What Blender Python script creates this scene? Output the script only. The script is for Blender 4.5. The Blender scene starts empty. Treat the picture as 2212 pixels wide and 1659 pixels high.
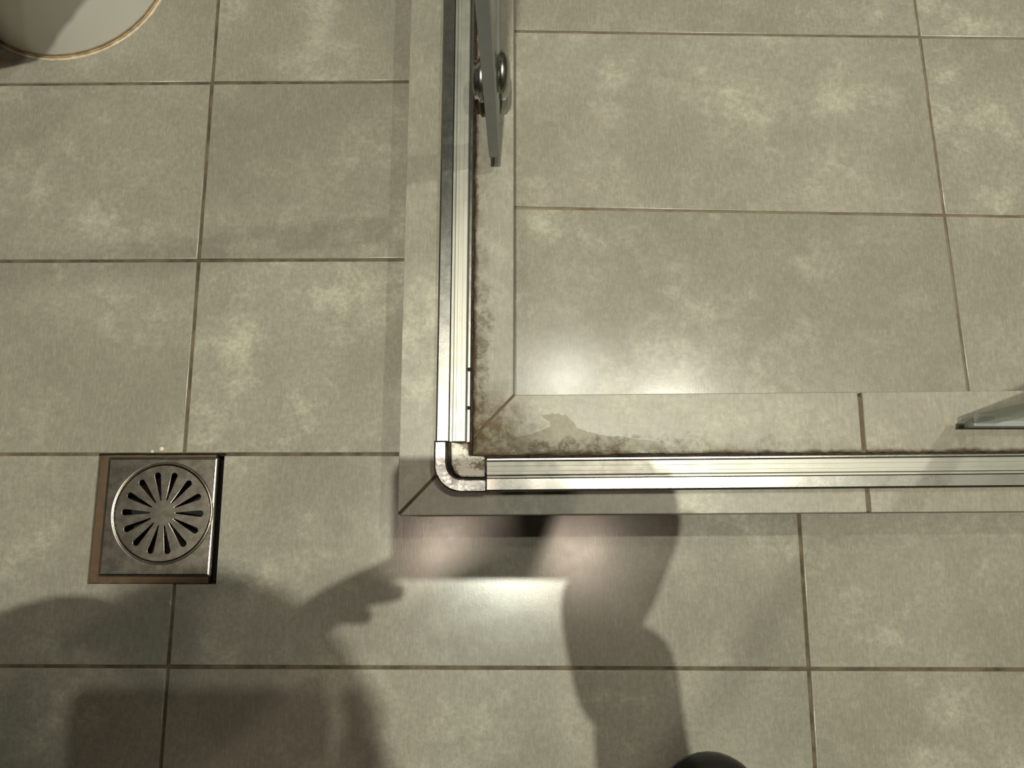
import bpy, bmesh, math, random
from mathutils import Vector, Matrix, Euler
random.seed(7)
C = bpy.context.scene.collection
scn = bpy.context.scene

# ------------------------------------------------------------------ camera
CAM = Vector((0.3337, 0.1351, 0.7550))
ROT = Euler((0.17653, 0.013368, 0.00079), 'XYZ')
FPX = 1662.0
cd = bpy.data.cameras.new('camera'); cam = bpy.data.objects.new('camera', cd); C.objects.link(cam)
cam.location = CAM; cam.rotation_euler = ROT
cd.sensor_fit = 'HORIZONTAL'; cd.sensor_width = 36.0; cd.lens = 36.0 * FPX / 2212.0
cd.clip_start = 0.002; cd.clip_end = 50
scn.camera = cam
RM = ROT.to_matrix()
def at(u, v, z=0.0):
    """pixel of the photograph -> world point on the plane of height z"""
    d = RM @ Vector(((u - 1106) / FPX, -(v - 829.5) / FPX, -1.0))
    t = (z - CAM.z) / d.z
    return (CAM.x + d.x * t, CAM.y + d.y * t)

# ------------------------------------------------------------------ world and lamps
w = bpy.data.worlds.new('world'); scn.world = w; w.use_nodes = True
w.node_tree.nodes['Background'].inputs[0].default_value = (1.0, 0.86, 0.72, 1)
w.node_tree.nodes['Background'].inputs[1].default_value = 0.04
scn.view_settings.view_transform = 'Standard'; scn.view_settings.look = 'None'
scn.view_settings.gamma = 1; scn.view_settings.exposure = 0.0
try: scn.view_settings.use_curve_mapping = False
except Exception: pass
LAMPZ = 2.42
COOL = (0.99, 1.0, 0.83); WARM = (1.0, 0.81, 0.63)
# name, x, y, watts, radius, colour
LAMPS = [('mid', 0.29, 0.070, 172, 0.009, COOL),
         ('left', 0.03, 0.034, 22, 0.022, WARM),
         ('right', 0.548, 0.009, 22, 0.022, WARM),
         ('shower_near', 0.506, 0.69, 24, 0.038, (1.0, 0.99, 0.86)),
         ('shower_side', 0.92, 0.52, 68, 0.018, (1.0, 0.99, 0.82)),
         ]
for n, x, y, p, r, col in LAMPS:
    ld = bpy.data.lights.new('lamp_light', 'SPOT'); ld.energy = p; ld.shadow_soft_size = r
    ld.color = col; ld.spot_size = math.radians(104); ld.spot_blend = 1.0
    lo = bpy.data.objects.new('lamp_light', ld); C.objects.link(lo); lo.location = (x, y, LAMPZ)

# ------------------------------------------------------------------ materials
def new_mat(name):
    m = bpy.data.materials.new(name); m.use_nodes = True
    nt = m.node_tree; b = nt.nodes['Principled BSDF']
    return m, nt, b
def simple(name, col, rough=0.5, metal=0.0, bump=0.0, bscale=60, var=0.0, spec=0.5):
    m, nt, b = new_mat(name)
    b.inputs['Base Color'].default_value = (*col, 1); b.inputs['Roughness'].default_value = rough
    b.inputs['Metallic'].default_value = metal; b.inputs['Specular IOR Level'].default_value = spec
    g = nt.nodes.new('ShaderNodeNewGeometry'); n = nt.nodes.new('ShaderNodeTexNoise')
    n.inputs['Scale'].default_value = bscale; n.inputs['Detail'].default_value = 6
    nt.links.new(g.outputs['Position'], n.inputs['Vector'])
    if var:
        r = nt.nodes.new('ShaderNodeValToRGB'); r.color_ramp.elements[0].position = .3; r.color_ramp.elements[1].position = .7
        r.color_ramp.elements[0].color = (*[c * (1 - var) for c in col], 1)
        r.color_ramp.elements[1].color = (*[min(1, c * (1 + var)) for c in col], 1)
        nt.links.new(n.outputs['Fac'], r.inputs['Fac']); nt.links.new(r.outputs['Color'], b.inputs['Base Color'])
    if bump:
        bp = nt.nodes.new('ShaderNodeBump'); bp.inputs['Strength'].default_value = bump; bp.inputs['Distance'].default_value = 0.002
        nt.links.new(n.outputs['Fac'], bp.inputs['Height']); nt.links.new(bp.outputs['Normal'], b.inputs['Normal'])
    return m

class NG:
    """tiny node helper"""
    def __init__(s, nt): s.nt = nt
    def n(s, t, **k):
        x = s.nt.nodes.new(t)
        for a, v in k.items(): setattr(x, a, v)
        return x
    def l(s, a, b): s.nt.links.new(a, b)
    def math(s, op, a, b=None, c=None, clamp=False):
        x = s.n('ShaderNodeMath', operation=op); x.use_clamp = clamp
        for i, v in enumerate((a, b, c)):
            if v is None: continue
            if isinstance(v, (int, float)): x.inputs[i].default_value = v
            else: s.l(v, x.inputs[i])
        return x.outputs[0]
    def noise(s, vec, scale, detail=5, rough=.55, dist=0.0):
        x = s.n('ShaderNodeTexNoise'); x.inputs['Scale'].default_value = scale; x.inputs['Detail'].default_value = detail
        x.inputs['Roughness'].default_value = rough; x.inputs['Distortion'].default_value = dist
        s.l(vec, x.inputs['Vector']); return x.outputs['Fac']
    def ramp(s, fac, a, b, lo=0.0, hi=1.0):
        if a > b: a, b, lo, hi = b, a, hi, lo
        x = s.n('ShaderNodeMapRange'); x.interpolation_type = 'SMOOTHSTEP'
        s.l(fac, x.inputs[0]); x.inputs[1].default_value = a; x.inputs[2].default_value = b
        x.inputs[3].default_value = lo; x.inputs[4].default_value = hi; return x.outputs[0]
    def mix(s, fac, a, b, mode='MIX'):
        x = s.n('ShaderNodeMix', data_type='RGBA', blend_type=mode)
        for sock, v in ((x.inputs[0], fac), (x.inputs[6], a), (x.inputs[7], b)):
            if isinstance(v, (int, float)): sock.default_value = v
            elif isinstance(v, tuple): sock.default_value = (*v, 1)
            else: s.l(v, sock)
        return x.outputs[2]

def tile_material(name, dirt=None, base=1.0, rough=(.175, .215)):
    m, nt, b = new_mat(name); g = NG(nt)
    pos = g.n('ShaderNodeNewGeometry').outputs['Position']
    oi = g.n('ShaderNodeObjectInfo')
    mp = g.n('ShaderNodeVectorMath', operation='MULTIPLY'); g.l(pos, mp.inputs[0]); mp.inputs[1].default_value = (1, 1, 1)
    rnd = g.n('ShaderNodeVectorMath', operation='ADD'); g.l(mp.outputs[0], rnd.inputs[0])
    cmb = g.n('ShaderNodeCombineXYZ'); g.l(g.math('MULTIPLY', oi.outputs['Random'], 7.0), cmb.inputs[2]); g.l(cmb.outputs[0], rnd.inputs[1])
    v = rnd.outputs[0]
    big = g.noise(v, 5.0, 7, .62, .1)
    mid = g.noise(v, 15, 9, .74, .0)
    fin = g.noise(v, 200, 6, .78)
    st = g.n('ShaderNodeVectorMath', operation='MULTIPLY'); g.l(v, st.inputs[0]); st.inputs[1].default_value = (700, 110, 300)
    weave = g.noise(st.outputs[0], 1.0, 3, .6)
    col = g.mix(g.ramp(big, .36, .66), tuple(c * base for c in (.228, .210, .172)), tuple(c * base for c in (.285, .268, .222)))
    col = g.mix(g.math('MULTIPLY', g.ramp(mid, .48, .68), g.ramp(big, .42, .62, .22, .85)), col, tuple(c * base for c in (.44, .42, .34)))
    col = g.mix(g.math('MULTIPLY', g.ramp(fin, .42, .58), .36), col, tuple(c * base for c in (.165, .152, .125)))
    col = g.mix(g.math('MULTIPLY', g.ramp(weave, .45, .75), .28), col, tuple(c * base for c in (.40, .385, .33)))
    hsv = g.n('ShaderNodeHueSaturation'); g.l(col, hsv.inputs['Color'])
    g.l(g.math('MULTIPLY_ADD', oi.outputs['Random'], .12, .94), hsv.inputs['Value'])
    col = hsv.outputs[0]
    ro = g.ramp(mid, .3, .7, rough[0], rough[1])
    if dirt:
        sep = g.n('ShaderNodeSeparateXYZ'); g.l(pos, sep.inputs[0])
        X, Y, Z = sep.outputs
        # stain creeping out of the rail onto the shower side of the curb
        dx = g.math('SUBTRACT', X, .2916); dy = g.math('SUBTRACT', Y, g.math('MULTIPLY_ADD', X, .00825, .1838))
        d = g.math('MINIMUM', dx, dy)
        n1 = g.noise(pos, 55, 6, .7, .4); n2 = g.noise(pos, 260, 4, .7)
        inside = g.math('GREATER_THAN', d, -.002)
        edge = g.math('SUBTRACT', g.math('MULTIPLY_ADD', n1, .062, -.018), d)
        stain = g.math('MULTIPLY', g.math('MULTIPLY', g.ramp(edge, -.004, .010), g.ramp(g.noise(pos, 170, 6, .75), .38, .60, .25, 1.0)), inside)
        tight = g.math('MULTIPLY', g.ramp(g.math('SUBTRACT', g.math('MULTIPLY_ADD', n1, .008, .0005), d), -.001, .003), inside)
        # heavy patch at the inner corner
        cv = g.n('ShaderNodeVectorMath', operation='DISTANCE'); g.l(pos, cv.inputs[0]); cv.inputs[1].default_value = (.300, .203, .125)
        corner = g.math('MULTIPLY', g.ramp(g.math('ADD', cv.outputs['Value'], g.math('MULTIPLY', n1, .05)), .090, .030), inside)
        cfade = g.ramp(cv.outputs['Value'], .04, .24, 1.0, .12)
        col = g.mix(g.math('MULTIPLY', g.math('MULTIPLY', stain, cfade), .75), col, (.075, .060, .036))
        col = g.mix(g.math('MULTIPLY', g.math('MULTIPLY', corner, g.ramp(g.noise(pos, 120, 7, .75), .36, .60, .25, 1.0)), .88), col, (.070, .046, .016))
        col = g.mix(g.math('MULTIPLY', tight, .88), col, (.035, .018, .005))
        spots = g.math('MULTIPLY', g.ramp(n2, .69, .73), g.math('MULTIPLY', g.ramp(d, .030, .004), inside))
        col = g.mix(g.math('MULTIPLY', spots, .8), col, (.03, .02, .012))
        allm = g.math('MAXIMUM', g.math('MAXIMUM', stain, corner), tight)
        ro = g.math('MULTIPLY_ADD', allm, .25, ro)
        g.l(g.math('MULTIPLY_ADD', allm, -.24, .32), b.inputs['Specular IOR Level'])
    g.l(col, b.inputs['Base Color']); g.l(ro, b.inputs['Roughness'])
    b.inputs['Specular IOR Level'].default_value = .42
    bp = g.n('ShaderNodeBump'); bp.inputs['Strength'].default_value = .07; bp.inputs['Distance'].default_value = .0005
    h = g.math('ADD', g.math('MULTIPLY', fin, .6), g.math('MULTIPLY', weave, .5))
    g.l(h, bp.inputs['Height']); g.l(bp.outputs[0], b.inputs['Normal'])
    return m

def grout_material(name, a, bcol):
    m, nt, b = new_mat(name); g = NG(nt)
    pos = g.n('ShaderNodeNewGeometry').outputs['Position']
    n = g.noise(pos, 30, 6, .65); n2 = g.noise(pos, 300, 3, .6)
    col = g.mix(g.ramp(n, .35, .65), a, bcol)
    g.l(col, b.inputs['Base Color']); b.inputs['Roughness'].default_value = .85
    bp = g.n('ShaderNodeBump'); bp.inputs['Strength'].default_value = .5; bp.inputs['Distance'].default_value = .0008
    g.l(n2, bp.inputs['Height']); g.l(bp.outputs[0], b.inputs['Normal'])
    return m

def metal_material(name, col, rough, wear, wearcol, streak=(1, 1, 1), streakamt=.0, metal=1.0, rust=0.0, bump=.05):
    m, nt, b = new_mat(name); g = NG(nt)
    pos = g.n('ShaderNodeNewGeometry').outputs['Position']
    st = g.n('ShaderNodeVectorMath', operation='MULTIPLY'); g.l(pos, st.inputs[0]); st.inputs[1].default_value = streak
    s = g.noise(st.outputs[0], 1.0, 4, .65)
    n = g.noise(pos, 90, 6, .7); n2 = g.noise(pos, 420, 4, .7)
    c = g.mix(g.math('MULTIPLY', g.ramp(s, .4, .7), streakamt), col, tuple(x * .45 for x in col))
    c = g.mix(g.math('MULTIPLY', g.ramp(g.math('MULTIPLY_ADD', n2, .5, g.math('MULTIPLY', n, .5)), .53, .60), wear), c, wearcol)
    if rust: c = g.mix(g.math('MULTIPLY', g.ramp(g.noise(pos, 85, 6, .7), .5, .62), rust), c, (.11, .055, .022))
    g.l(c, b.inputs['Base Color']); b.inputs['Metallic'].default_value = metal
    g.l(g.ramp(n, .3, .7, rough * .93, rough * 1.1), b.inputs['Roughness'])
    bp = g.n('ShaderNodeBump'); bp.inputs['Strength'].default_value = bump; bp.inputs['Distance'].default_value = .0005
    g.l(g.math('ADD', n2, s), bp.inputs['Height']); g.l(bp.outputs[0], b.inputs['Normal'])
    return m

def sheet_material(name, tint, clear, gloss_rough=.02, diffuse=None):
    """thin clear sheet: tinted see-through plus Fresnel reflection (plus some milky diffuse)"""
    m = bpy.data.materials.new(name); m.use_nodes = True; nt = m.node_tree; nt.nodes.clear(); g = NG(nt)
    out = g.n('ShaderNodeOutputMaterial'); tr = g.n('ShaderNodeBsdfTransparent'); tr.inputs[0].default_value = (*tint, 1)
    gl = g.n('ShaderNodeBsdfGlossy'); gl.inputs['Roughness'].default_value = gloss_rough; gl.inputs[0].default_value = (.9, .93, .9, 1)
    fr = g.n('ShaderNodeFresnel'); fr.inputs[0].default_value = 1.45
    src = tr.outputs[0]
    if diffuse:
        df = g.n('ShaderNodeBsdfDiffuse'); df.inputs[0].default_value = (*diffuse, 1)
        mx0 = g.n('ShaderNodeMixShader'); mx0.inputs[0].default_value = clear
        g.l(df.outputs[0], mx0.inputs[1]); g.l(tr.outputs[0], mx0.inputs[2]); src = mx0.outputs[0]
    mx = g.n('ShaderNodeMixShader'); gi = g.n('ShaderNodeNewGeometry'); g.l(g.math('MULTIPLY', fr.outputs[0], g.math('SUBTRACT', 1.0, gi.outputs['Backfacing'])), mx.inputs[0]); g.l(src, mx.inputs[1]); g.l(gl.outputs[0], mx.inputs[2])
    g.l(mx.outputs[0], out.inputs[0]); return m

M = {}
M['tile'] = tile_material('grey_cement_tile')
M['curb_tile'] = tile_material('curb_tile_stained', dirt=True, rough=(.33, .42))
M['grout'] = grout_material('brown_grout', (.050, .036, .020), (.13, .098, .058))
M['shower_grout'] = grout_material('rusty_grout', (.11, .075, .04), (.17, .14, .095))
M['curb_grout'] = grout_material('curb_grout', (.085, .060, .034), (.125, .10, .067))
M['miter'] = grout_material('dark_miter_grout', (.05, .035, .016), (.10, .07, .035))
M['chrome'] = metal_material('pitted_chrome', (.46, .445, .415), .26, .35, (.26, .25, .23), (30, 30, 30), .25, rust=.0)
M['bracket'] = metal_material('polished_chrome_bracket', (.24, .24, .24), .12, .8, (.85, .84, .80), (260, 260, 260), .6, bump=.5)
M['alu'] = metal_material('matte_aluminium', (.38, .37, .33), .46, .35, (.42, .40, .33), (600, 14, 100), .22, metal=.75)
M['alu_x'] = metal_material('matte_aluminium_cross', (.38, .37, .33), .46, .35, (.42, .40, .33), (14, 600, 100), .22, metal=.75)
M['cap'] = metal_material('chalky_plastic', (.66, .61, .53), .5, .85, (.13, .075, .035), (20, 20, 20), .2, metal=0, rust=.85)
M['grime'] = simple('brown_grime', (.030, .017, .008), .7, bump=.8, bscale=220, var=.7)
M['steel'] = metal_material('brushed_steel', (.50, .455, .39), .27, .04, (.22, .18, .13), (8, 60, 60), .22, rust=.03)
M['rust'] = metal_material('rusty_rim', (.085, .052, .028), .55, .5, (.07, .035, .012), (80, 20, 40), .5, metal=.3, rust=.8)
M['black'] = simple('black_void', (.006, .005, .005), .9)
M['ceramic'] = simple('white_ceramic', (.74, .71, .65), .22, spec=.5)
M['caulk'] = simple('yellowed_caulk', (.30, .20, .10), .6, bump=.4, bscale=120, var=.4)
M['caulk_pale'] = simple('pale_caulk', (.55, .46, .36), .6, bump=.4, bscale=120, var=.3)
M['glass'] = sheet_material('shower_glass', (.93, .96, .94), 1)
M['glass_dirty'] = sheet_material('limescaled_glass', (.90, .93, .90), .78, .03, (.5, .5, .47))
M['seal'] = sheet_material('milky_seal', (.88, .90, .88), .66, .25, (.40, .41, .40))
M['seal_solid'] = simple('grey_seal', (.27, .28, .27), .4, var=.08, bscale=40)
M['water'] = sheet_material('water_film', (.93, .92, .90), 1, .06)
M['wall'] = tile_material('wall_tile', base=1.35)
M['paint'] = simple('white_paint', (.35, .33, .29), .7)
M['lamp_white'] = simple('lamp_housing', (.7, .7, .68), .4)
M['skin'] = simple('skin', (.52, .32, .23), .5, bump=.2, bscale=200, var=.08)
M['shirt'] = simple('dark_shirt', (.06, .065, .075), .9, bump=.4, bscale=500, var=.2)
M['trousers'] = simple('dark_trousers', (.04, .045, .06), .9, bump=.4, bscale=400, var=.2)
M['hair'] = simple('dark_hair', (.03, .02, .014), .6, bump=.8, bscale=300, var=.4)
M['shoe'] = simple('black_rubber', (.010, .009, .008), .6)
M['shoe_top'] = simple('grey_canvas', (.30, .28, .25), .9, bump=.5, bscale=600, var=.15)
M['phone'] = simple('black_phone', (.02, .02, .022), .25)
M['phone_glass'] = simple('phone_screen', (.01, .01, .012), .08)

# ------------------------------------------------------------------ object helpers
def link(name, me, m=None, parent=None, smooth=False):
    o = bpy.data.objects.new(name, me); C.objects.link(o)
    if m: me.materials.append(m)
    if parent: o.parent = parent
    if smooth:
        for p in me.polygons: p.use_smooth = True
    return o
def tag(o, label=None, cat=None, group=None, kind=None):
    if label: o['label'] = label
    if cat: o['category'] = cat
    if group: o['group'] = group
    if kind: o['kind'] = kind
    return o
def empty(name, loc=(0, 0, 0)):
    o = bpy.data.objects.new(name, None); C.objects.link(o); o.location = loc; o.empty_display_size = .05
    return o
def from_bm(name, bm, m, parent=None, smooth=False):
    bmesh.ops.recalc_face_normals(bm, faces=bm.faces)
    me = bpy.data.meshes.new(name); bm.to_mesh(me); bm.free()
    o = link(name, me, m, parent, smooth)
    if parent: o.matrix_parent_inverse = parent_inv(parent)
    return o
def parent_inv(p):
    return Matrix.Identity(4) if p.parent else Matrix.Translation(p.location).inverted()
def slab(name, outer, z0, z1, m, parent=None, holes=(), bevel=0.0, seg=2):
    """flat plate with optional holes and rounded edges, outline in metres"""
    cu = bpy.data.curves.new(name, 'CURVE'); cu.dimensions = '2D'; cu.fill_mode = 'BOTH'
    for poly in (outer, *holes):
        sp = cu.splines.new('POLY'); sp.points.add(len(poly) - 1); sp.use_cyclic_u = True
        for i, p in enumerate(poly): sp.points[i].co = (p[0], p[1], 0, 1)
    h = (z1 - z0) / 2
    cu.extrude = max(h - bevel, 0); cu.bevel_depth = bevel; cu.bevel_resolution = seg - 1 if bevel else 0
    cu.offset = -bevel
    t = bpy.data.objects.new('tmp', cu); C.objects.link(t)
    dg = bpy.context.evaluated_depsgraph_get()
    me = bpy.data.meshes.new_from_object(t.evaluated_get(dg)); me.name = name
    bpy.data.objects.remove(t); bpy.data.curves.remove(cu)
    me.transform(Matrix.Translation((0, 0, (z0 + z1) / 2)))
    me.materials.clear()
    o = link(name, me, m, parent)
    if parent: o.matrix_parent_inverse = parent_inv(parent)
    return o
def rect(x0, y0, x1, y1): return [(x0, y0), (x1, y0), (x1, y1), (x0, y1)]
def circle(cx, cy, r, n=48, a0=0): return [(cx + r * math.cos(a0 + 2 * math.pi * i / n), cy + r * math.sin(a0 + 2 * math.pi * i / n)) for i in range(n)]
def box_bm(bm, x0, y0, z0, x1, y1, z1, bev=0.0):
    r = bmesh.ops.create_cube(bm, size=1.0)
    for v in r['verts']: v.co = Vector(((v.co.x + .5) * (x1 - x0) + x0, (v.co.y + .5) * (y1 - y0) + y0, (v.co.z + .5) * (z1 - z0) + z0))
    if bev:
        es = {e for v in r['verts'] for e in v.link_edges}
        bmesh.ops.bevel(bm, geom=list(es), offset=bev, segments=2, profile=.5, affect='EDGES')
def box(name, a, b, m, parent=None, bev=0.0):
    bm = bmesh.new(); box_bm(bm, *a, *b, bev); return from_bm(name, bm, m, parent)
def sweep(name, profile, path, m, parent=None, smooth=False, closed_profile=True):
    """profile (u across to the right of travel, z) swept along a plan path, mitred"""
    bm = bmesh.new(); rings = []
    n = len(path)
    for i, p in enumerate(path):
        p = Vector(p)
        d0 = (p - Vector(path[i - 1])).normalized() if i else None
        d1 = (Vector(path[i + 1]) - p).normalized() if i < n - 1 else None
        d = (d0 or d1) if (d0 is None or d1 is None) else (d0 + d1).normalized()
        nrm = Vector((d.y, -d.x))
        k = 1.0
        if d0 is not None and d1 is not None: k = 1 / max(.3, d.dot(d0))
        rings.append([bm.verts.new((p.x + nrm.x * u * k, p.y + nrm.y * u * k, z)) for u, z in profile])
    L = len(profile)
    for a, b in zip(rings, rings[1:]):
        for j in range(L): bm.faces.new((a[j], a[(j + 1) % L], b[(j + 1) % L], b[j]))
    bm.faces.new(rings[0]); bm.faces.new(list(reversed(rings[-1])))
    return from_bm(name, bm, m, parent, smooth)
def tube(bm, pts, rads, n=10, cap=True):
    rings = []
    for i, p in enumerate(pts):
        p = Vector(p); d = (Vector(pts[min(i + 1, len(pts) - 1)]) - Vector(pts[max(i - 1, 0)])).normalized()
        a = d.cross(Vector((0, 0, 1)));
        if a.length < .01: a = d.cross(Vector((0, 1, 0)))
        a.normalize(); b = d.cross(a)
        r = rads[i] if isinstance(rads, (list, tuple)) else rads
        rings.append([bm.verts.new(p + (a * math.cos(2 * math.pi * k / n) + b * math.sin(2 * math.pi * k / n)) * r) for k in range(n)])
    for a, b in zip(rings, rings[1:]):
        for k in range(n): bm.faces.new((a[k], a[(k + 1) % n], b[(k + 1) % n], b[k]))
    if cap: bm.faces.new(rings[0]); bm.faces.new(list(reversed(rings[-1])))

# ------------------------------------------------------------------ levels (metres above the bathroom floor)
CZ = 0.125                                    # curb top
SZ = 0.030                                    # shower floor
CX0, CX1, CY0, CY1 = .2325, .3265, .1395, .2375   # curb plan, left leg / front leg
XR, YT = 1.22, 1.36                           # shower reaches the right and far walls
WX0, WY0 = -1.15, -1.35
# ------------------------------------------------------------------ bathroom floor
floor = empty('floor'); tag(floor, kind='structure')
G = .0017
DR = (-.0845, .0755, .0400, .2000)            # drain opening
slab('grout_bed', rect(WX0, WY0, XR, YT), -.03, -.0022, M['grout'], floor, holes=[rect(DR[0] - .001, DR[1] - .001, DR[2] + .001, DR[3] + .001)])
cols = [-1.2, -.6, 0, .6, 1.2]; rows = [-1.4 + .2 * i for i in range(14)]
def clipx(v): return min(max(v, WX0), XR)
def clipy(v): return min(max(v, WY0), YT)
for y0, y1 in zip(rows, rows[1:]):
    for x0, x1 in zip(cols, cols[1:]):
        a, b_, c_, d_ = clipx(x0) + G, clipy(y0) + G, clipx(x1) - G, clipy(y1) - G
        if c_ - a < .02 or d_ - b_ < .02: continue
        ex, ey = CX0 + .005, CY0 + .0015 + max(0, (c_ - CX0)) * .0075 if y0 > -.01 else CY0
        if a >= ex and b_ >= ey: continue
        if c_ <= ex or d_ <= ey: poly = rect(a, b_, c_, d_)
        elif a >= ex: poly = rect(a, b_, c_, ey)
        elif b_ >= ey: poly = rect(a, b_, ex, d_)
        else: poly = [(a, b_), (c_, b_), (c_, ey), (ex, ey), (ex, d_), (a, d_)]
        # cut out round the drain
        if b_ < DR[1] < d_ and c_ > DR[0] and a < DR[2]:
            if a < DR[0]: poly = [(a, b_), (c_, b_), (c_, DR[1]), (DR[0], DR[1]), (DR[0], d_), (a, d_)]
            else: poly = [(DR[2], DR[1])] and [(a, b_), *[p for p in poly[1:-1]], (DR[2], d_), (DR[2], DR[1]), (a, DR[1])]
        z = random.uniform(-.0002, .0002)
        slab('tile', poly, -.010, z, M['tile'], floor, bevel=.0007)
# ------------------------------------------------------------------ shower floor (a little higher)
sf = empty('shower_floor', (0, 0, SZ)); tag(sf, 'raised grey tiled shower floor inside the curb', None, None, 'structure')
slab('grout_bed', rect(CX1 - .02, CY1 - .02, XR, YT), 0.0, SZ - .0016, M['shower_grout'], sf)
A = Vector(at(2040, 465, SZ)); e1 = (A - Vector(at(1112, 454, SZ))).normalized() * .6; e2 = Vector(at(1987, 80, SZ)) - A
for i in range(-1, 2):
    for j in range(-2, 6):
        g1, g2 = e1.normalized() * .0013, e2.normalized() * .0013
        P = [A + e1 * i + e2 * j + g1 + g2, A + e1 * (i + 1) + e2 * j - g1 + g2, A + e1 * (i + 1) + e2 * (j + 1) - g1 - g2, A + e1 * i + e2 * (j + 1) + g1 - g2]
        P = [(min(max(p.x, CX1 - .012), XR), min(max(p.y, CY1 - .012), YT)) for p in P]
        if abs(P[1][0] - P[0][0]) < .03 or abs(P[3][1] - P[0][1]) < .03: continue
        slab('tile', P, SZ - .010, SZ, M['tile'], sf, bevel=.0006)
# ------------------------------------------------------------------ curb
curb = empty('shower_curb'); tag(curb, 'raised tiled shower curb turning a mitred corner', None, None, 'structure')
IN = .0022
slab('curb_core', [(CX0 + IN, CY0 + IN), (XR, CY0 + IN + .004), (XR, CY1 - IN + .004), (CX1 - IN, CY1 - IN), (CX1 - IN, YT), (CX0 + IN, YT)], 0, CZ - .0015, M['curb_grout'], curb)
TT = .010
mg = .0010
JX0, JX1 = at(1858, 857, CZ)[0], at(1878, 1110, CZ)[0]
skew = lambda x, y: y + (x - CX0) * .0075     # the front leg is laid a hair out of square
def cp(x, y, leg):
    return (x, skew(x, y)) if leg == 'f' else (x, y)
# left leg top tiles
jl = [None, .74, 1.345]
slab('tile', [(CX0, CY0 + mg * 1.5), (CX1, CY1 + mg * 1.5), (CX1, .738), (CX0, .738)], CZ - TT, CZ, M['curb_tile'], curb, bevel=.0007)
slab('tile', [(CX0, .742), (CX1, .742), (CX1, YT), (CX0, YT)], CZ - TT, CZ, M['curb_tile'], curb, bevel=.0007)
# front leg top tiles
jw = .0018
slab('tile', [cp(CX0 + mg * 1.5, CY0, 'f'), cp(JX1 - jw, CY0, 'f'), cp(JX0 - jw, CY1, 'f'), cp(CX1 + mg * 1.5, CY1, 'f')], CZ - TT, CZ, M['curb_tile'], curb, bevel=.0007)
slab('tile', [cp(JX1 + jw, CY0, 'f'), cp(XR, CY0, 'f'), cp(XR, CY1, 'f'), cp(JX0 + jw, CY1, 'f')], CZ - TT, CZ, M['curb_tile'], curb, bevel=.0007)
# mitre filler
dm = .0008
slab('mitre_joint', [(CX0 + .0012 - dm, CY0 + .0012 + dm), (CX0 + .0012 + dm, CY0 + .0012 - dm), (CX1 + dm, CY1 - dm), (CX1 - dm, CY1 + dm)], CZ - .006, CZ - .0006, M['miter'], curb)
# side tiles
def side(x0, y0, x1, y1, z0, z1): box('side_tile', (x0, y0, z0), (x1, y1, z1), M['curb_tile'], curb, .0006)
ST = .0022
side(CX0 - .0001, CY0 + .004, CX0 + .0100, .738, .0015, CZ - TT - .0005)
side(CX0 - .0001, .742, CX0 + .0100, YT, .0015, CZ - TT - .0005)
side(CX1 - .010, CY1 + .004, CX1 + .0001, .738, SZ + .001, CZ - TT - .0005)
side(CX1 - .010, .742, CX1 + .0001, YT, SZ + .001, CZ - TT - .0005)
def sidef(xa, xb, y, z0, z1):
    slab('side_tile', [(xa, skew(xa, y)), (xb, skew(xb, y)), (xb, skew(xb, y) + .010), (xa, skew(xa, y) + .010)], z0, z1, M['curb_tile'], curb, bevel=.0006)
sidef(CX0, JX1 - jw, CY0, .0015, CZ - TT - .0005); sidef(JX1 + jw, XR, CY0, .0015, CZ - TT - .0005)
sidef(CX1, JX0 - jw, CY1 - .010, SZ + .001, CZ - TT - .0005); sidef(JX0 + jw, XR, CY1 - .010, SZ + .001, CZ - TT - .0005)
# ------------------------------------------------------------------ room shell
def wall(name, x0, y0, x1, y1, m=None):
    o = box(name, (x0, y0, -.03), (x1, y1, 2.5), m or M['wall']); tag(o, kind='structure')
M['wall'] = simple('grey_wall', (.11, .10, .085), .5)
wall('wall_back', WX0 - .1, YT, XR + .1, YT + .1)
wall('wall_right', XR, WY0, XR + .1, YT)
wall('wall_left', WX0 - .1, WY0, WX0, YT)
wall('wall_front', WX0 - .1, WY0 - .1, XR + .1, WY0)
o = box('ceiling', (WX0 - .1, WY0 - .1, 2.5), (XR + .1, YT + .1, 2.6), M['paint']); tag(o, kind='structure')

# ------------------------------------------------------------------ ceiling lamps
def lathe(name, prof, n, loc, m, parent, smooth=True, cap0=True):
    bm = bmesh.new(); rings = []
    for r, z in prof: rings.append([bm.verts.new((loc[0] + r * math.cos(2 * math.pi * k / n), loc[1] + r * math.sin(2 * math.pi * k / n), loc[2] + z)) for k in range(n)])
    for a, b in zip(rings, rings[1:]):
        for k in range(n): bm.faces.new((a[k], a[(k + 1) % n], b[(k + 1) % n], b[k]))
    if cap0: bm.faces.new(rings[0])
    bm.faces.new(list(reversed(rings[-1])))
    return from_bm(name, bm, m, parent, smooth)
bar = empty('ceiling_spot_bar', (.29, .02, 2.5)); tag(bar, 'white ceiling bar with three small spots above the floor', 'lamp')
box('bar', (-.02, .0, 2.475), (.60, .045, 2.4999), M['lamp_white'], bar, .004)
for n, x, y, p, r, col in LAMPS[:3]:
    lathe('spot_head', [(.036, .055), (.036, .005), (.033, .005), (.028, .035)], 24, (x, y, LAMPZ), M['lamp_white'], bar)
for k, (n, x, y, p, r, col) in enumerate(LAMPS[3:]):
    t = empty('ceiling_downlight', (x, y, 2.5)); tag(t, ['round white downlight over the middle of the shower', 'round white downlight over the right side of the shower'][k], 'lamp')
    lathe('trim_ring', [(r + .026, .0), (r + .030, .0), (r + .030, .06), (r + .030, .0799), (r + .026, .0799), (r + .024, .070)], 32, (x, y, LAMPZ), M['lamp_white'], t, True, False)

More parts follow.
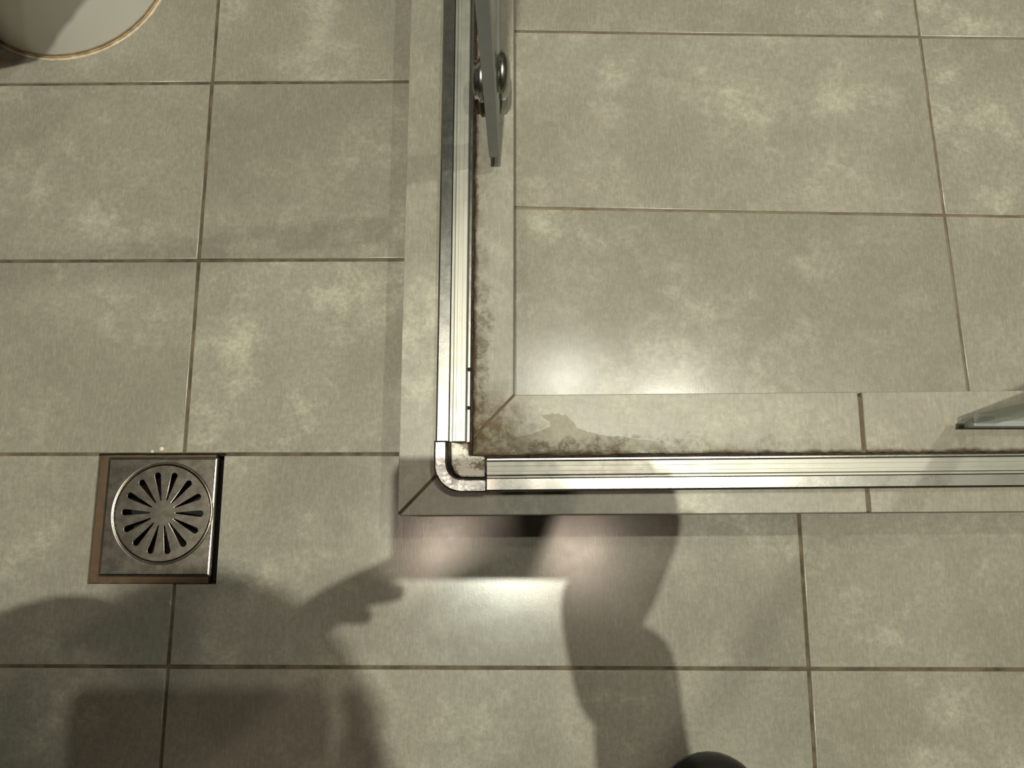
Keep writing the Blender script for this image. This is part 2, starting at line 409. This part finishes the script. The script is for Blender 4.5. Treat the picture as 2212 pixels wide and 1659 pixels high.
# ------------------------------------------------------------------ shower rail frame on the curb
RZ = CZ
fr = empty('shower_rail_frame', (.30, .19, CZ)); tag(fr, 'chrome and aluminium shower track frame with rounded corner on the tiled curb', 'shower rail')
# left rail runs in +y; u is measured to the right (+x) from x = xl
ax, ay = .2640, .1585
# left leg: outer face x .2640, inner lip x .2915 ; front leg: outer face y .1585, inner lip y .1870
yA, yB = .1985, YT
xA, xB = .3055, XR
def prof_cover(w0, w1, h): return [(w0, RZ), (w0, RZ + h - .0015), (w0 + .0015, RZ + h), (w1 - .001, RZ + h), (w1, RZ + h - .001), (w1, RZ)]
H = .016
sweep('chrome_cover', prof_cover(0, .0112, H), [(.2640, yA), (.2640, yB)], M['chrome'], fr)
sweep('track_base', [(.0112, RZ), (.0112, RZ + .0115), (.0121, RZ + .0115), (.0121, RZ + .0098), (.0132, RZ + .0098), (.0132, RZ + .0128), (.0138, RZ + .0134), (.0160, RZ + .0134), (.0162, RZ + .0130), (.0200, RZ + .0130), (.0202, RZ + .0134), (.0235, RZ + .0134), (.0242, RZ + .0126), (.0242, RZ + .0020), (.0246, RZ + .0020), (.0246, RZ)], [(.2640, yA), (.2640, yB)], M['alu'], fr)
sweep('guide_lip', [(.0248, RZ), (.0248, RZ + .0085), (.0252, RZ + .0090), (.0268, RZ + .0090), (.0273, RZ + .0084), (.0273, RZ)], [(.2640, yA), (.2640, yB)], M['chrome'], fr)
# front leg, travelling in -x so that right-hand side is +y
fp = [(xB, .1665), (xA, .1582)]
sweep('chrome_cover', prof_cover(0, .0108, H), fp, M['chrome'], fr)
sweep('track_base', [(.0108, RZ), (.0108, RZ + .0115), (.0117, RZ + .0115), (.0117, RZ + .0098), (.0128, RZ + .0098), (.0128, RZ + .0128), (.0134, RZ + .0134), (.0160, RZ + .0134), (.0162, RZ + .0130), (.0200, RZ + .0130), (.0202, RZ + .0134), (.0235, RZ + .0134), (.0242, RZ + .0126), (.0242, RZ + .0020), (.0246, RZ + .0020), (.0246, RZ)], fp, M['alu_x'], fr)
sweep('guide_lip', [(.0248, RZ), (.0248, RZ + .0085), (.0252, RZ + .0090), (.0264, RZ + .0090), (.0269, RZ + .0084), (.0269, RZ)], fp, M['chrome'], fr)
# rounded chrome corner bracket
def arc(cx, cy, r, a0, a1, n=10): return [(cx + r * math.cos(math.radians(a0 + (a1 - a0) * i / n)), cy + r * math.sin(math.radians(a0 + (a1 - a0) * i / n))) for i in range(n + 1)]
ro, ri = .0225, .0120
ox, oy = .2632, .1574
cxx, cyy = ox + ro, oy + ro
outer = [(ox, yA)] + arc(cxx, cyy, ro, 180, 270) + [(xA, oy)] + [(xA, oy + .0108)] + [(cxx, oy + .0108)] + list(reversed(arc(cxx, cyy, ro - .0108, 180, 270)))[1:-1] + [(ox + .0104, cyy), (ox + .0104, yA)]
slab('corner_bracket', outer, RZ, RZ + .0185, M['bracket'], fr, bevel=.0013)
cap = [(.2765, .1975), (.2770, .1790), (.2800, .1730), (.2850, .1700), (.3030, .1700), (.3036, .1712), (.3036, .1850), (.3028, .1862), (.2910, .1868), (.2904, .1876), (.2902, .1960), (.2885, .1972), (.2840, .1962), (.2800, .1972)]
slab('corner_cap', cap, RZ, RZ + .0135, M['cap'], fr, bevel=.0010)
slab('cap_cavity', [(ox + .009, yA), (ox + .009, cyy), (.2790, .1680), (xA, .1672), (xA, .1720), (.29, .19), (.29, yA)], RZ, RZ + .003, M['grime'], fr)
# screw heads / stops on the lip
for (x, y) in ((.2900, .2260), (.2900, .2580)):
    box('stop_clip', (x - .0012, y - .0015, RZ + .008), (x + .0016, y + .0015, RZ + .0105), M['black'], fr, .0003)
box('stop_clip', (.3370, .1862, RZ + .0078), (.3400, .1884, RZ + .0104), M['black'], fr, .0003)

# grime bead growing along the inner foot of the rail
def bead(name, p0, p1, n, wid, h, seedv, amp=.8):
    rnd = random.Random(seedv); p0 = Vector(p0); p1 = Vector(p1); d = (p1 - p0).normalized(); nr = Vector((-d.y, d.x))
    bm = bmesh.new(); rings = []
    wv = 1.0
    for i in range(n + 1):
        wv += (rnd.uniform(.35, 1.0 + amp) - wv) * .5
        c = p0 + (p1 - p0) * (i / n); ww = wid * wv
        rings.append([bm.verts.new((c.x + nr.x * a * ww, c.y + nr.y * a * ww, CZ + b * h * wv)) for a, b in ((0, 0), (0, 1), (.5, .8), (1, .1), (1.02, 0))])
    for a, b in zip(rings, rings[1:]):
        for k in range(5): bm.faces.new((a[k], a[(k + 1) % 5], b[(k + 1) % 5], b[k]))
    bm.faces.new(rings[0]); bm.faces.new(list(reversed(rings[-1])))
    return bm
bm = bead('g', (.2914, YT), (.2914, .187), 300, .0017, .0030, 1)
o = from_bm('grime_bead', bm, M['grime'], fr); tag(o, 'dark brown mould along the inner foot of the left rail')
bm = bead('g', (.2914, .1860), (XR, .1936), 260, .0018, .0022, 2)
o = from_bm('grime_bead', bm, M['grime'], fr); tag(o, 'rusty brown line of dirt along the inner foot of the front rail')

# ------------------------------------------------------------------ glass sliding doors
def door_left():
    t = empty('shower_door', (.310, .44, CZ + .02)); tag(t, 'sliding glass shower door with chrome knob and rounded free end, over the left rail', 'shower door', 'sliding glass shower doors')
    x0, x1 = .3062, .3146; y0, y1 = .436, 1.02; z0, z1 = CZ + .018, 2.02
    box('glass_pane', (x0 + .0008, y0 + .012, z0 + .02), (x1 - .0008, y1, z1), M['glass'], t)
    # free-edge seal, lower corner rounded
    pr = []; R = .012
    bm = bmesh.new()
    outline = [(y0 + R - R * math.cos(a), z0 + R - R * math.sin(a)) for a in [math.radians(90 * i / 6) for i in range(7)]] + [(y0 + .022, z0), (y0 + .022, z1), (y0, z1)]
    f = [bm.verts.new((x0, y, z)) for y, z in outline]; b = [bm.verts.new((x1, y, z)) for y, z in outline]
    bm.faces.new(f); bm.faces.new(list(reversed(b)))
    for i in range(len(f)): bm.faces.new((f[i], f[(i + 1) % len(f)], b[(i + 1) % len(f)], b[i]))
    from_bm('edge_seal', bm, M['seal_solid'], t)
    box('bottom_profile', (x0 - .0006, y0 + .022, z0), (x1 + .0004, y1, z0 + .026), M['seal_solid'], t, .001)
    return t
door_left()
ky, kz = .503, .1655
dl = [o for o in C.objects if o.name == 'shower_door'][0]
def disc_x(name, cy, cz, prof, m, parent, n=40):
    bm = bmesh.new(); rings = []
    for x, r in prof: rings.append([bm.verts.new((x, cy + r * math.cos(2 * math.pi * k / n), cz + r * math.sin(2 * math.pi * k / n))) for k in range(n)])
    for a, b in zip(rings, rings[1:]):
        for k in range(n): bm.faces.new((a[k], a[(k + 1) % n], b[(k + 1) % n], b[k]))
    bm.faces.new(rings[0]); bm.faces.new(list(reversed(rings[-1])))
    return from_bm(name, bm, m, parent, True)
kb = disc_x('roller_cap', ky, kz, [(.3146, .0185), (.3165, .0200), (.3195, .0195), (.3225, .016), (.3240, .010), (.3242, .001)], M['chrome'], dl)
tag(kb, 'round domed chrome roller cap on the glass')
disc_x('roller_wheel', ky - .004, kz, [(.3062, .010), (.3040, .010), (.3040, .017), (.2985, .0185), (.2965, .0150), (.2945, .0160), (.2930, .010), (.2925, .002)], M['chrome'], dl)
def door_front():
    t = empty('shower_door', (.684, .213, CZ + .02)); tag(t, 'sliding glass shower door with clipped milky seal, over the front rail at the right edge', 'shower door', 'sliding glass shower doors')
    y0, y1 = .2080, .2165; x0, x1 = .684, 1.20; z0, z1 = CZ + .018, 2.02
    box('glass_pane', (x0 + .004, y0 + .0040, z0 + .014), (x1, y1 - .0008, z1), M['glass'], t)
    slab('bottom_seal', [(x0 + .006, y1), (x0 + .001, y1 - .004), (x0, y0), (x1, y0), (x1, y1)], z0, z0 + .014, M['seal_solid'], t, bevel=.0008)
    box('edge_seal', (x0, y0 + .0020, z0 + .014), (x0 + .018, y1 + .0008, z1), M['seal'], t, .001)
    return t
door_front()

# ------------------------------------------------------------------ water film on the curb
wpts = [(1168, 897), (1195, 893), (1222, 897), (1240, 912), (1246, 926), (1275, 934), (1310, 942), (1360, 946), (1420, 954), (1452, 962), (1440, 970), (1380, 974), (1300, 978), (1200, 981), (1120, 980), (1095, 962), (1110, 944), (1150, 936), (1190, 920), (1185, 908)]
rw = random.Random(11); wp2 = []
for a_, b_ in zip(wpts, wpts[1:] + wpts[:1]):
    for q in range(5): wp2.append((a_[0] + (b_[0] - a_[0]) * q / 5 + rw.uniform(-2.2, 2.2), a_[1] + (b_[1] - a_[1]) * q / 5 + rw.uniform(-2.2, 2.2)))
o = slab('water_film', [at(u, v, CZ + .0004) for u, v in wp2], CZ + .0001, CZ + .0007, M['water'], bevel=.0002)
tag(o, 'thin film of water with ragged outline on the curb near the corner', 'puddle')

# ------------------------------------------------------------------ floor drain
dr = empty('floor_drain', (-.021, .138, 0)); tag(dr, 'square stainless floor drain with round slotted grate and rusty edge', 'drain')
box('drain_pit', (DR[0], DR[1], -.060), (DR[2], DR[3], -.026), M['black'], dr)
slab('drain_wall', rect(DR[0] - .001, DR[1] - .001, DR[2] + .001, DR[3] + .001), -.030, -.011, M['black'], dr, holes=[rect(DR[0] + .001, DR[1] + .001, DR[2] - .001, DR[3] - .001)])
def wob(poly, a, sd):
    r = random.Random(sd); return [(x + r.uniform(-a, a), y + r.uniform(-a, a)) for x, y in poly]
# rusty rebate left and below
def edge(x0, y0, x1, y1, n): return [(x0 + (x1 - x0) * i / n, y0 + (y1 - y0) * i / n) for i in range(n)]
pl = [DR[0] + .0085, DR[1] + .0060, DR[2] - .0055, DR[3] - .0022]       # plate
rim = edge(DR[0] + .0002, DR[1] + .0002, DR[2] - .0085, DR[1] + .0002, 14) + edge(DR[2] - .0085, DR[1] + .0002, DR[2] - .0085, DR[3] - .0004, 10) + edge(DR[2] - .0085, DR[3] - .0004, DR[0] + .0002, DR[3] - .0004, 14) + edge(DR[0] + .0002, DR[3] - .0004, DR[0] + .0002, DR[1] + .0002, 14)
ru = slab('rust_rim', wob(rim, .0003, 3), -.012, -.0022, M['rust'], dr, holes=[rect(pl[0] + .004, pl[1] + .004, pl[2] - .0055, pl[3] - .004)], bevel=.0008)
tag(ru, 'rust-brown rebate around the steel plate')
gc = at(350, 1108, 0); R = .0462
def rrect(x0, y0, x1, y1, r, n=5):
    return arc(x0 + r, y0 + r, r, 180, 270, n) + arc(x1 - r, y0 + r, r, 270, 360, n) + arc(x1 - r, y1 - r, r, 0, 90, n) + arc(x0 + r, y1 - r, r, 90, 180, n)
slab('plate', rrect(*pl, .0025), -.0075, -.0003, M['steel'], dr, holes=[circle(gc[0], gc[1], R + .0004, 72)], bevel=.0034, seg=5)
ridge = slab('ridge_ring', circle(gc[0], gc[1], R + .0030, 72), -.006, .0002, M['steel'], dr, holes=[circle(gc[0], gc[1], R + .0010, 72)], bevel=.0009, seg=3)
holes = []
for k in range(14):
    a = math.radians(-1 + 360 / 14 * k); u = Vector((math.cos(a), math.sin(a))); nn = Vector((-u.y, u.x)); c = Vector(gc)
    r0, r1 = R * .27, R * .80; w0, w1 = .0004, .0029
    pts = [c + u * r0 - nn * w0, c + u * r1 - nn * w1]
    for q in range(1, 8):
        t = -math.pi / 2 + math.pi * q / 8
        pts.append(c + u * (r1 + w1 * math.cos(t)) + nn * w1 * math.sin(t))
    pts += [c + u * r1 + nn * w1, c + u * r0 + nn * w0]
    holes.append([(p.x, p.y) for p in pts])
slab('grate', circle(gc[0], gc[1], R, 96), -.0030, -.0010, M['steel'], dr, holes=holes, bevel=.0003)
# crumbs of mortar above the drain
for k, (u, v, s) in enumerate(((350, 970, .0026), (330, 975, .0020))):
    bm = bmesh.new(); bmesh.ops.create_icosphere(bm, subdivisions=2, radius=1)
    rr = random.Random(k)
    for vv in bm.verts:
        vv.co *= rr.uniform(.85, 1.15); vv.co.z *= .45
    x, y = at(u, v)
    for vv in bm.verts: vv.co = vv.co * s + Vector((x, y, .0006))
    o = from_bm('mortar_crumb', bm, M['caulk_pale'], None, True); tag(o, ['larger brown mortar crumb at the far edge of the drain', 'smaller brown mortar crumb at the far edge of the drain'][k], 'crumb')

# ------------------------------------------------------------------ toilet (its foot shows in the far left corner)
tl = empty('toilet', (-.165, .76, 0)); tag(tl, 'white ceramic toilet foot with yellowed sealant line, in the far left corner', 'toilet')
tc = at(130, -113); TR = .113
def foot(cx, w, yf, yb, n=20):
    """round-nosed outline facing -y"""
    pts = [(cx + w * math.cos(math.radians(a)), yf + w + w * math.sin(math.radians(a))) for a in [180 + 180 * i / n for i in range(n + 1)]]
    return pts + [(cx + w, yb), (cx - w, yb)]
def loft(name, secs, m, parent):
    bm = bmesh.new(); rings = [[bm.verts.new((x, y, z)) for x, y in pl_] for pl_, z in secs]
    L = len(rings[0])
    for a, b in zip(rings, rings[1:]):
        for k in range(L): bm.faces.new((a[k], a[(k + 1) % L], b[(k + 1) % L], b[k]))
    bm.faces.new(rings[0]); bm.faces.new(list(reversed(rings[-1])))
    return from_bm(name, bm, m, parent, True)
yf = .6315
TX = -.172
loft('pedestal', [(foot(TX, .115, yf, 1.28), .0), (foot(TX, .1145, yf + .0005, 1.28), .006), (foot(TX, .108, yf + .007, 1.28), .05), (foot(TX, .103, yf + .012, 1.28), .12), (foot(TX, .104, yf + .008, 1.28), .20), (foot(TX, .135, yf - .035, 1.28), .29), (foot(TX, .165, yf - .085, 1.28), .36), (foot(TX, .172, yf - .100, 1.28), .39)], M['ceramic'], tl)
loft('seat', [(foot(TX, .173, yf - .102, 1.10), .392), (foot(TX, .176, yf - .106, 1.10), .40), (foot(TX, .173, yf - .102, 1.10), .43), (foot(TX, .160, yf - .09, 1.09), .437)], M['ceramic'], tl)
box('cistern', (TX - .18, 1.17, .38), (TX + .18, 1.345, .78), M['ceramic'], tl, .02)
# sealant line round the foot
pts = foot(TX, .1155, yf - .0005, 1.28, 60)[:62]
bm = bmesh.new(); tube(bm, [(x, y, .0006) for x, y in pts], [.0016 + .0005 * random.random() for _ in pts], 8); o = from_bm('sealant_line', bm, M['caulk'], tl)
tag(o, 'dark yellowed sealant round the foot')
pts = foot(TX, .1180, yf - .0030, 1.28, 60)[:62]
bm = bmesh.new(); tube(bm, [(x, y, .0002) for x, y in pts], [.0013 + .0007 * random.random() for _ in pts], 8); o = from_bm('sealant_smear', bm, M['caulk_pale'], tl)

# ------------------------------------------------------------------ photographer (only the toe of a shoe and shadows show)
per = empty('person', (.33, -.40, 0)); tag(per, 'person in dark clothes bending over phone, only one black toe with grey upper in view', 'person')
def skin(name, verts, edges, rad, m, root=0, sub=2):
    me = bpy.data.meshes.new(name); me.from_pydata([Vector(v) for v in verts], edges, [])
    o = bpy.data.objects.new(name, me); C.objects.link(o)
    o.modifiers.new('s', 'SKIN'); 
    for i, r in enumerate(rad):
        sv = me.skin_vertices[0].data[i]; sv.radius = r if isinstance(r, tuple) else (r, r); sv.use_root = False
    for r_ in (root if isinstance(root, (list, tuple)) else [root]): me.skin_vertices[0].data[r_].use_root = True
    sm = o.modifiers.new('u', 'SUBSURF'); sm.levels = sub; sm.render_levels = sub
    dg = bpy.context.evaluated_depsgraph_get()
    me2 = bpy.data.meshes.new_from_object(o.evaluated_get(dg)); bpy.data.objects.remove(o)
    me2.name = name; me2.materials.clear()
    return me2
def join_meshes(name, mes, m, parent):
    bm = bmesh.new()
    for me in mes: bm.from_mesh(me)
    return from_bm(name, bm, m, parent, True)
PZ = .768
SHL, SHR = (.00, -.22, 1.17), (.42, -.33, 1.18)
ELL, ELR = (-.055, -.035, .93), (.405, -.17, .93)
WRL, WRR = (.100, .046, .785), (.392, -.006, .765)
PAL, PAR = (.165, .040, .778), (.392, .054, .752)
NECK = (.175, -.17, 1.27); HEAD0 = (.185, -.060, 1.32); HEAD1 = (.181, -.020, 1.41)
core_v = [(.30, -.60, .90), (.28, -.54, 1.02), (.20, -.36, 1.16), NECK, HEAD0, HEAD1, SHL, ELL, WRL, PAL, SHR, ELR, WRR, PAR, (.20, -.58, .86), (.165, -.48, .48), (.15, -.50, .09), (.41, -.58, .86), (.49, -.44, .48), (.50, -.30, .09)]
core_e = [(0, 1), (1, 2), (2, 3), (3, 4), (4, 5), (2, 6), (6, 7), (7, 8), (8, 9), (2, 10), (10, 11), (11, 12), (12, 13), (0, 14), (14, 15), (15, 16), (0, 17), (17, 18), (18, 19)]
core_r = [(.15, .11), (.14, .105), (.15, .11), .055, (.075, .07), (.080, .085), .058, .043, .030, (.042, .036), .058, .043, .030, (.044, .020), .085, .058, .042, .085, .058, .042]
def finger(ch, r0=.0095): 
    n = len(ch); return skin('f', ch, [(i, i + 1) for i in range(n - 1)], [r0 * (1 - .1 * i) for i in range(n)], None, 0, 2)
F = []
zf = .752
F.append(finger([(.158, -0.012, .785), (.172, 0.020, .780), (.184, 0.044, .780)], .031))
F.append(finger([(.388, -0.016, .756), (.376, 0.024, .748), (.366, 0.059, .744), (.368, 0.084, .744)], .031))
# left hand grips the end of the phone: two finger tips show past its lower edge, two lie flat on its back, thumb on the screen
F.append(finger([PAL, (.200, 0.066, .768), (.218, 0.070, .754), (.232, 0.069, .752)], .0085))
F.append(finger([PAL, (.185, 0.058, .768), (.206, 0.054, .756), (.222, 0.054, .752)], .0080))
F.append(finger([PAL, (.194, 0.060, .770), (.215, 0.074, .756), (.243, 0.084, .750)], .0085))
F.append(finger([PAL, (.192, 0.050, .772), (.213, 0.065, .757), (.243, 0.070, .750)], .0085))
F.append(finger([PAL, (.190, 0.060, .800), (.215, 0.074, .804), (.245, 0.088, .797)], .0105))
# right hand: palm below the near long edge, fingers round the back and past the end
F.append(finger([PAR, (.372, 0.089, .746), (.366, 0.129, .746), (.384, 0.157, .756)]))
F.append(finger([PAR, (.408, 0.089, .746), (.416, 0.106, .754), (.418, 0.122, .764)], .0112))
F.append(finger([PAR, (.400, 0.094, .742), (.408, 0.126, .744), (.402, 0.148, .750)]))
F.append(finger([PAR, (.366, 0.060, .748), (.356, 0.066, .750), (.348, 0.074, .752)], .0105))
F.append(finger([PAR, (.392, 0.060, .778), (.384, 0.072, .800), (.368, 0.096, .797)], .0105))
body = join_meshes('body', [skin('b', core_v, core_e, core_r, None, 0, 2)] + F, M['skin'], per)
# face: brow, nose, mouth, eyes and ears on the head, which looks down at the phone
fd = Vector((0, .62, -.78)); up = Vector((0, .78, .62)); hc = Vector((.181, -.026, 1.375))
bm = bmesh.new()
def blob(c, s, rot=None):
    r = bmesh.ops.create_uvsphere(bm, u_segments=16, v_segments=10, radius=1)
    Mx = Matrix(((1, 0, 0), tuple(fd), tuple(up))).transposed()
    for v in r['verts']: v.co = c + Mx @ Vector((v.co.x * s[0], v.co.y * s[1], v.co.z * s[2]))
blob(hc, (.076, .092, .108)); blob(hc + fd * .092 - up * .012, (.012, .020, .024)); blob(hc + fd * .082 - up * .048, (.024, .010, .007))
blob(hc + Vector((.076, 0, 0)) - up * .01, (.008, .018, .030)); blob(hc + Vector((-.076, 0, 0)) - up * .01, (.008, .018, .030))
from_bm('head', bm, M['skin'], per, True)
for s in (-1, 1):
    bm = bmesh.new(); blob(hc + Vector((.030 * s, 0, 0)) + fd * .079 + up * .012, (.012, .010, .007)); from_bm('eye', bm, M['phone'], per, True)
bm = bmesh.new(); blob(hc - fd * .018 + up * .022, (.082, .092, .104)); from_bm('hair', bm, M['hair'], per, True)
# clothes follow the same skeleton, slightly wider
sv = [core_v[0], core_v[1], core_v[2], (.185, -.25, 1.21), SHL, ELL, (.010, .010, .86), (.080, .036, .80), SHR, ELR, (.398, -.09, .85), (.392, -.036, .78)]
sr = [(.165, .125), (.155, .12), (.165, .125), .085, .073, .064, .058, .050, .073, .064, .056, .048]
join_meshes('shirt', [skin('s', sv, [(0, 1), (1, 2), (2, 3), (2, 4), (4, 5), (5, 6), (6, 7), (2, 8), (8, 9), (9, 10), (10, 11)], sr, None, 0, 2)], M['shirt'], per)
tv = [(.30, -.60, .93), core_v[0], core_v[14], core_v[15], (.15, -.50, .14), core_v[17], core_v[18], (.50, -.32, .14)]
join_meshes('trousers', [skin('t', tv, [(0, 1), (1, 2), (2, 3), (3, 4), (1, 5), (5, 6), (6, 7)], [(.165, .125), (.165, .125), .098, .072, .060, .098, .072, .060], None, 1, 2)], M['trousers'], per)
def shoe(cx, tip, name='shoe'):
    def sole(w, l0, l1, n=16):  # tip at y=l0, heel at y=l1
        pts = []
        for i in range(n + 1):
            a = math.pi * i / n; pts.append((cx + w * math.cos(a), l0 - w * 1.05 + w * 1.05 * math.sin(a)))
        pts += [(cx - w, l0 - .12), (cx - w * .78, l0 - .19), (cx - w * .72, l1 + .03), (cx - w * .4, l1), (cx + w * .4, l1), (cx + w * .72, l1 + .03), (cx + w * .78, l0 - .19), (cx + w, l0 - .12)]
        return pts
    s = loft(name, [(sole(.047, tip, tip - .285), .001), (sole(.050, tip + .002, tip - .288), .008), (sole(.050, tip + .002, tip - .288), .028), (sole(.046, tip - .002, tip - .284), .036), (sole(.040, tip - .010, tip - .28), .042)], M['shoe'], per)
    u = loft('shoe_upper', [(sole(.0385, tip - .0125, tip - .278), .038), (sole(.037, tip - .016, tip - .276), .052), (sole(.028, tip - .05, tip - .272), .070), (sole(.020, tip - .10, tip - .268), .088)], M['shoe_top'], s)
    tag(u, 'grey upper inside the black toe rim')
    return s
shoe(.503, -.0735); shoe(.15, -.27)

# the phone whose lens is the camera
ph = empty('phone', (.316, .1155, PZ)); tag(ph, 'dark flat phone held level in both hands above the floor', 'phone')
ph.rotation_euler = (ROT.x * .6, ROT.y, 0)
def ph_part(name, outline, z0, z1, m, bev):
    o = slab(name, outline, z0, z1, m, None, bevel=bev); o.parent = ph; return o
ph_part('phone_body', rrect(-.0825, -.0385, .0825, .0385, .010), .0, .0078, M['phone'], .0022)
ph_part('screen', rrect(-.079, -.0355, .079, .0355, .008), .0074, .0082, M['phone_glass'], .0002)
